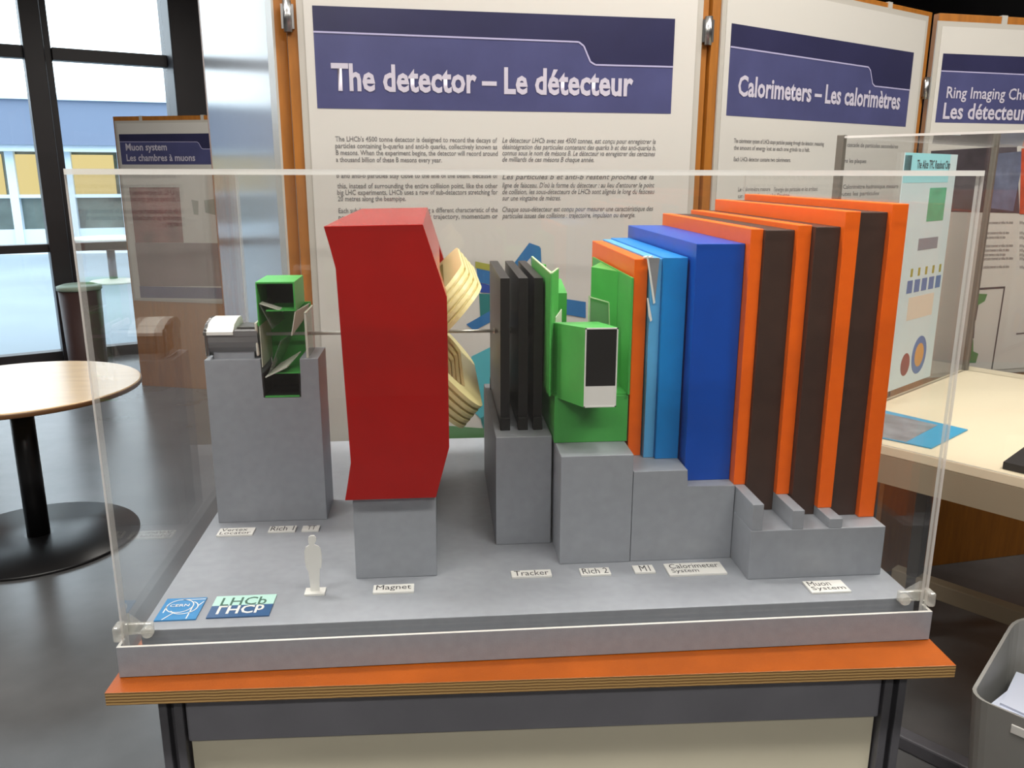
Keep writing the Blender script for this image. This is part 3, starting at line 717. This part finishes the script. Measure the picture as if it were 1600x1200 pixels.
def coil(sign):
    ang = math.radians(47); d = Vector((math.cos(ang), 0, sign*math.sin(ang))); nn = Vector((-math.sin(ang), 0, sign*math.cos(ang)))
    O = Vector((-.131, 0, Z(.432+sign*.045))) - Vector((0, 0, 0))
    par = link('coil', bpy.data.meshes.new('coil'), [], mg)
    for k in range(9):
        thick = .0070 if k % 2 == 0 else .0045
        off = (k//2)*.0115 + (0 if k % 2 == 0 else .0070)
        ins = 0 if k % 2 == 0 else .005
        s1 = .086-ins+.0015*(k//2)
        outr = ring_pts(-.05+ins, s1, .243+ins, .727-ins, .08, .035, 12); inr = ring_pts(-.028-ins, s1-.046+2*ins, .295, .675, .036, .028, 12)
        bm = bmesh.new(); n = len(outr)
        def V(p, t): return bm.verts.new(O + d*p[0] + nn*(off+t) + Vector((0, p[1], 0)) - mg.location)
        a = [V(p, 0) for p in outr]; b = [V(p, thick) for p in outr]; c = [V(p, 0) for p in inr]; e = [V(p, thick) for p in inr]
        for i in range(n):
            j = (i+1) % n
            bm.faces.new((a[i], a[j], b[j], b[i])); bm.faces.new((c[j], c[i], e[i], e[j])); bm.faces.new((b[i], b[j], e[j], e[i])); bm.faces.new((a[j], a[i], c[i], c[j]))
        link('coil_layer' if k % 2 == 0 else 'coil_spacer', finish(bm, 'coil'), cream, mg)
    bpy.data.objects.remove(par)
coil(1); coil(-1)

# ------------------------------------------------------------------ beam pipe
bpz = Z(.430)
o = tube('beam_pipe', (-.49, YC, bpz), (.1918, YC, bpz), .0034, pipe_m, None, 16)
tag(o, 'thin polished steel beam pipe threading the green boxes, magnet and black plates', 'pipe')

# ------------------------------------------------------------------ tracker plates
def hole_plate(name, x0, x1, y0, y1, z0, z1, yc, zc, r, mats, par=None, loc=(0, 0, 0)):
    """upright slab (thin along x) with a round hole for the pipe"""
    n = 32; bm = bmesh.new(); L = Vector(loc)
    def sq(a):
        c, s = math.cos(a), math.sin(a)
        ts = []
        if c > 1e-9: ts.append((y1-yc)/c)
        if c < -1e-9: ts.append((y0-yc)/c)
        if s > 1e-9: ts.append((z1-zc)/s)
        if s < -1e-9: ts.append((z0-zc)/s)
        t = min(ts); return (yc+t*c, zc+t*s)
    angs = sorted([2*math.pi*k/n+.01 for k in range(n)] + [math.atan2(b-zc, a-yc) % (2*math.pi) for a in (y0, y1) for b in (z0, z1)])
    O = [sq(a) for a in angs]; I = [(yc+r*math.cos(a), zc+r*math.sin(a)) for a in angs]
    V = lambda x, p: bm.verts.new(Vector((x, p[0], p[1]))-L)
    a = [V(x0, p) for p in O]; b = [V(x1, p) for p in O]; c = [V(x0, p) for p in I]; e = [V(x1, p) for p in I]; k = len(angs)
    for i in range(k):
        j = (i+1) % k
        bm.faces.new((a[i], a[j], b[j], b[i])); bm.faces.new((c[i], e[i], e[j], c[j])); bm.faces.new((a[i], c[i], c[j], a[j])); bm.faces.new((b[i], b[j], e[j], e[i]))
    return link(name, finish(bm, name), mats, par, loc)
TL = ['black upright tracker plate beside the magnet coils', 'middle one of the three black upright tracker plates', 'black upright tracker plate beside the large green box']
for k, (a, b) in enumerate(((-.0385, -.0215), (-.0055, .0115), (.0225, .0385))):
    t = bthing('tracker_plate', TL[k], 'model part', (a+b)/2, YC, .2715, 'three black tracker plates')
    hole_plate('plate', a-t.location.x, b-t.location.x, .330-YC, .640-YC, .006, .553-.2715, 0, .430-.2715, .0055, track, t)
    lbox('foot', a-.0006, b+.0006, .3235, .345, .2717, .296, black, t, .0008); lbox('foot', a-.0006, b+.0006, .625, .6465, .2717, .296, black, t, .0008)
    tt_ = lathe('pipe_ring', [(.0052, -.003), (.0052, .0205)], pipe_m, t, (a-t.location.x-.0002, 0, .430-.2715), 16, True, (0, math.pi/2, 0))

# ------------------------------------------------------------------ second ring-imaging box (large, green)
r2 = bthing('large_green_box', 'large green detector with side horns and folded mirror walls on its pedestal', 'model part', .12, YC, .2632)
def lb2(name, a, b, c, d, e, f, m, bev=0): return lbox(name, a, b, c, d, e, f, m, r2, bev)
def lpr(name, poly, a, b, m, bev=0):
    L = r2.location
    return prism(name, [(x-L.x, y-L.y) for x, y in poly], 'z', Z(a)-L.z, Z(b)-L.z, m, r2, (0, 0, 0), bev)
lb2('lower_box', .0535, .1865, .268, .702, .2635, .350, green, .001)
lb2('lower_lid', .0560, .1840, .271, .699, .350, .3525, green)
L = r2.location
hole_plate('end_wall', .1835-L.x, .1870-L.x, .262-L.y, .640-L.y, Z(.3525)-L.z, Z(.5600)-L.z, 0, Z(.43)-L.z, .008, green, r2)
lpr('mirror_prism', [(.1832, .372), (.1480, .455), (.1832, .545)], .3525, .5585, green)
hole_plate('front_wall', .0425-L.x, .0450-L.x, .262-L.y, .560-L.y, Z(.3525)-L.z, Z(.5680)-L.z, 0, Z(.43)-L.z, .008, green, r2)
pale_g = mat('pale_green_edge', srgb(196, 222, 176), .45)
lb2('wall_rim', .0420, .0455, .262, .560, .5680, .5700, pale_g)
lpr('folded_wall', [(.0450, .262), (.0675, .338), (.0650, .340), (.0450, .270)], .3525, .5680, green)
lpr('fold_rim', [(.0450, .262), (.0675, .338), (.0650, .340), (.0450, .270)], .5680, .5700, pale_g)
lpr('inner_prism', [(.0450, .330), (.0630, .352), (.0450, .372)], .3525, .562, green)
lpr('inner_prism', [(.0450, .440), (.0620, .475), (.0450, .505)], .3525, .562, green)
def horn(sy):
    f = lambda y: y if sy > 0 else 2*YC-y
    zb0, zb1, zf0, zf1 = .350, .478, .3595, .4925
    P = lambda x, y, z: Vector((x-L.x, f(y)-L.y, Z(z)-L.z))
    pts = [P(.0865, .160, zf0), P(.1405, .160, zf0), P(.134, .300, zb0-.006), P(.050, .300, zb0-.006), P(.0865, .160, zf1), P(.1405, .160, zf1), P(.134, .300, zb1), P(.050, .300, zb1)]
    h = hexa('horn', pts, green, r2)
    a, b = (.1585, .160) if sy > 0 else (2*YC-.160, 2*YC-.1585)
    e = .0022
    box('rim_bar', .0865-L.x, .0865+e-L.x, a-L.y, b-L.y, Z(zf0)-L.z, Z(zf1)-L.z, white, h); box('rim_bar', .1405-e-L.x, .1405-L.x, a-L.y, b-L.y, Z(zf0)-L.z, Z(zf1)-L.z, white, h)
    box('rim_bar', .0865-L.x, .1405-L.x, a-L.y, b-L.y, Z(zf1-e)-L.z, Z(zf1)-L.z, white, h); box('rim_bar', .0865-L.x, .1405-L.x, a-L.y, b-L.y, Z(zf0)-L.z, Z(zf0+e)-L.z, white, h)
    a2, b2 = (.1594, .160) if sy > 0 else (2*YC-.160, 2*YC-.1594)
    box('photon_screen', .0887-L.x, .1383-L.x, a2-L.y, b2-L.y, Z(.3955)-L.z, Z(zf1-e)-L.z, black, h)
    box('white_panel', .0887-L.x, .1383-L.x, a2-L.y, b2-L.y, Z(zf0+e)-L.z, Z(.3955)-L.z, white, h)
horn(1); horn(-1)
def fold(quad, m):
    lplate('flat_mirror', quad, .0016, m, r2)
fold([(.1255, .352, .44), (.1655, .352, .44), (.1620, .352, .5045), (.1265, .352, .515)], smoky)
lplate('mirror_edge', [(.1255, .3505, .5145), (.1620, .3505, .5040), (.1620, .3505, .5060), (.1255, .3505, .5165)], .0035, pale_g, r2)
lplate('mirror_edge', [(.1245, .3505, .44), (.1262, .3505, .44), (.1268, .3505, .517), (.1250, .3505, .519)], .0035, pale_g, r2)
lplate('mirror_edge', [(.1652, .3505, .44), (.1668, .3505, .44), (.1632, .3505, .505), (.1616, .3505, .506)], .0035, pale_g, r2)
lplate('flat_mirror', [(.0560, .300, .470), (.0700, .320, .470), (.0700, .320, .498), (.0570, .300, .487)], .0016, offwhite, r2)

# ------------------------------------------------------------------ plates of the calorimeters and muon stations
def slab(name, label, a, b, yf, z0, z1, m, group=None, yb=None):
    o = box(name, a, b, yf, yb or 2*YC-yf, Z(z0), Z(z1), m, None, .0012)
    return tag(o, label, 'model part', group)
slab('muon_plate', 'narrow orange plate between the green box and the light blue slab', .1915, .2155, .280, zc_, .5905, orange, 'orange muon plates')
slab('calorimeter_slab', 'thin light blue slab beside the narrow orange plate', .2175, .2370, .2665, zc_, .5925, lblue, 'blue calorimeter slabs')
slab('calorimeter_slab', 'mid blue slab between the light blue and royal blue slabs', .2372, .2795, .2575, zc_, .5950, mblue, 'blue calorimeter slabs')
slab('calorimeter_slab', 'thick royal blue slab, the deepest of the blue slabs', .2830, .3665, .2250, zs_, .6205, dblue, 'blue calorimeter slabs')
slab('muon_plate', 'orange plate touching the royal blue slab', .3672, .3885, .2045, .198, .6460, orange, 'orange muon plates')
slab('iron_plate', 'dark brown plate nearest the royal blue slab', .3887, .4385, .197, .1512, .6445, brown, 'brown iron plates')
slab('muon_plate', 'orange plate between the first and second brown plates', .4387, .4620, .185, .185, .6530, orange, 'orange muon plates')
slab('iron_plate', 'dark brown plate in the middle of the orange plates', .4622, .5035, .171, .1512, .6510, brown, 'brown iron plates')
slab('iron_plate', 'dark brown plate beside the outermost orange plate', .5292, .5760, .163, .1512, .6745, brown, 'brown iron plates')
slab('muon_plate', 'orange plate between the second and third brown plates', .5037, .5290, .1585, .168, .6760, orange, 'orange muon plates')
slab('muon_plate', 'outermost and tallest orange plate at the end of the model', .5765, .6040, .1515, .1512, .6880, orange, 'orange muon plates')
# steel preshower strips leaning out between the orange plate and the light blue slab
sf = bthing('foil_strip', 'bent shiny foil strips hanging over the light blue slab', 'model part', .2165, .2660, .5925)
def foil(name, px, y, th, m):
    pts = [at_y(a, b, y) for a, b in px]
    plate(name, [p-sf.location for p in pts], th, m, sf)
foil('foil_sheet', [(1011, 403), (1031, 403), (1023, 474)], .2650, .0008, mat('dull_foil', srgb(168, 168, 172), .3, metal=.4))
foil('strip', [(1011, 404), (1013.5, 404), (1024, 473), (1021, 475)], .2640, .0016, white)
foil('strip', [(1011, 466), (1013, 466), (1019, 500), (1016.5, 503), (1013.5, 494)], .2640, .0016, white)
for a in (.209, .2165): tube('loop_end', lp_(sf, (a, .285, .5925)), lp_(sf, (a+.003, .270, .5945)), .0026, white, sf, 10)

# ------------------------------------------------------------------ name plates
def nameplate(label, lines, x0, x1, y0, y1):
    t = bthing('name_plate', label, 'name plate', (x0+x1)/2, (y0+y1)/2, ZP, 'white name plates on the platform')
    lbox('card', x0, x1, y0, y1, ZP+.0002, ZP+.0035, white, t)
    n = len(lines); hgt = (y1-y0)
    for k, s in enumerate(lines):
        top = y1-hgt*(.07+.88*k/n); bot = y1-hgt*(.07+.88*(k+.90)/n)
        full = max(len(l) for l in lines)
        xe = x0+(x1-x0)*(.07+.86*len(s)/full*(1 if n > 1 else 1))
        xa = x0+(x1-x0)*(.30 if len(s) < 3 else .07)
        if len(s) < 3: xe = x0+(x1-x0)*.80
        text_fit('lettering', s, xa-t.location.x, xe-t.location.x, bot-t.location.y, top-t.location.y, .0038, ink, t, flat=True)
nameplate('white name plate reading Vertex Locator', ['Vertex', 'Locator'], -.579, -.512, .3625, .3955)
nameplate('white name plate reading Rich 1 before the notched pedestal', ['Rich 1'], -.4845, -.4335, .3715, .3975)
nameplate('white name plate reading TT', ['TT'], -.421, -.3885, .3715, .3955)
nameplate('white name plate reading Magnet', ['Magnet'], -.2655, -.1985, .111, .1375)
nameplate('white name plate reading Tracker', ['Tracker'], -.0325, .0365, .147, .1705)
nameplate('white name plate reading Rich 2 before the large green box pedestal', ['Rich 2'], .087, .139, .1445, .170)
nameplate('white name plate reading M1', ['M1'], .1815, .2175, .146, .173)
nameplate('white name plate reading Calorimeter System', ['Calorimeter', 'System'], .2385, .340, .1315, .175)
nameplate('white name plate reading Muon System', ['Muon', 'System'], .456, .523, .0515, .091)

# ------------------------------------------------------------------ logos
zz = ZP
lg = bthing('logo_plaque', 'blue square plaque with white ring emblem on the platform', 'plaque', -.5645, .0865, ZP)
lbox('card', -.596, -.533, .052, .121, ZP+.0002, ZP+.0022, mat('cern_blue', srgb(48, 134, 194), .35), lg)
def stroke(name, pts, w_, z, m, par):
    bm = bmesh.new(); prev = None
    for i, p in enumerate(pts):
        a = Vector(pts[max(0, i-1)]); b = Vector(pts[min(len(pts)-1, i+1)]); d = (b-a).normalized(); n = Vector((-d.y, d.x))*w_/2
        cur = (bm.verts.new((p[0]+n.x, p[1]+n.y, z)), bm.verts.new((p[0]-n.x, p[1]-n.y, z)))
        if prev: bm.faces.new((prev[0], prev[1], cur[1], cur[0]))
        prev = cur
    return link(name, finish(bm, name), m, par)
def arc(cx, cy, r, a0, a1, n=40, ry=None): return [(cx+r*math.cos(math.radians(a0+(a1-a0)*k/n)), cy+(ry or r)*math.sin(math.radians(a0+(a1-a0)*k/n))) for k in range(n+1)]
stroke('emblem_ring', arc(-.004, .008, .0205, 0, 360, 48), .0018, .0025, white, lg)
stroke('emblem_ring', arc(.004, .003, .0205, -150, 60), .0018, .0026, white, lg)
stroke('emblem_line', [(-.004, .0285), (.031, .0285)], .0018, .0025, white, lg)
stroke('emblem_line', [(.0165, .008), (.0165, -.033)], .0018, .0026, white, lg)
stroke('emblem_line', [(-.0245, .008), (-.0245, -.012)], .0018, .0025, white, lg)
stroke('emblem_line', [(-.008, -.013), (-.020, -.034)], .0018, .0027, white, lg)
stroke('emblem_line', [(.024, .006), (.030, .020)], .0018, .0027, white, lg)
text_fit('lettering', 'CERN', -.020, .010, .006, .014, .0027, white, lg, bold=.01, flat=True)
l2 = bthing('logo_plaque', 'two-tone mint and navy plaque with mirrored lettering on the platform', 'plaque', -.470, .088, ZP)
lbox('upper_half', -.518, -.422, .0905, .1225, ZP+.0002, ZP+.0022, mat('mint_print', srgb(190, 232, 222), .35), l2)
lbox('lower_half', -.518, -.422, .054, .0905, ZP+.0002, ZP+.0022, mat('slate_navy_print', srgb(52, 92, 138), .35), l2)
text_fit('lettering', 'LHCb', -.036, .036, .002, .028, .0024, mat('forest_print', srgb(70, 112, 96), .5), l2, bold=.01, flat=True)
text_fit('mirrored_lettering', 'LHCb', -.036, .036, -.0245, .0015, .0024, white, l2, bold=.02, flat=True, flip=True)

# ------------------------------------------------------------------ human scale figure
fg = bthing('scale_figure', 'flat white cut-out human figure on a small base showing scale', 'figure', -.3605, .126, ZP)
half = [(.0035, .1635), (.0060, .1600), (.0066, .1555), (.0052, .1515), (.0030, .1490), (.0032, .1475), (.0095, .1440), (.0128, .1390), (.0138, .1270), (.0132, .1150), (.0118, .1060), (.0098, .1060), (.0090, .0990), (.0078, .0800), (.0068, .0640)]
lefth = [(-.0072, .0640), (-.0078, .0800), (-.0088, .0980), (-.0108, .1040), (-.0128, .1100), (-.0140, .1250), (-.0136, .1370), (-.0110, .1435), (-.0052, .1470), (-.0052, .1490), (-.0062, .1520), (-.0066, .1570), (-.0055, .1610), (-.0025, .1635)]
prism('figure', [(x, z-ZP) for x, z in half+lefth], 'y', -.0015, .0015, white, fg)
lbox('base', -.377, -.344, .1145, .1375, ZP+.0002, ZP+.0035, white, fg)

# ------------------------------------------------------------------ the acrylic case over the model
ac = thing('acrylic_case', 'big clear acrylic case covering the whole detector model', 'display case', (0, YC, Z(.001)))
ch = .7379
panes(ac, -.628, .628, .0075-YC, .9625-YC, ch, .0075)
for sx in (-1, 1):
    h = box('corner_clip', sx*.632-.006 if sx > 0 else -.638, sx*.632+.006 if sx > 0 else -.626, -.486, -.462, .0575, .0815, clip_m, ac, .003)
    box('clip_arm', min(sx*.627, sx*.585), max(sx*.627, sx*.585), -.4685, -.4605, .0595, .0775, clip_m, ac, .002)
    lathe('clip_knob', [(.007, 0), (.009, .003), (.009, .010), (.007, .013)], clip_m, ac, (sx*.590, -.470, .0685), 16, True, (math.pi/2, 0, 0))
    k = [(sx*.619, 0), (sx*.619, .045), (sx*.600, 0)]
    prism('corner_gusset', [(-.469, .0605), (-.469, .0965), (-.43, .0605)], 'x', sx*.6185-.002, sx*.6185+.002, clip_m, ac)
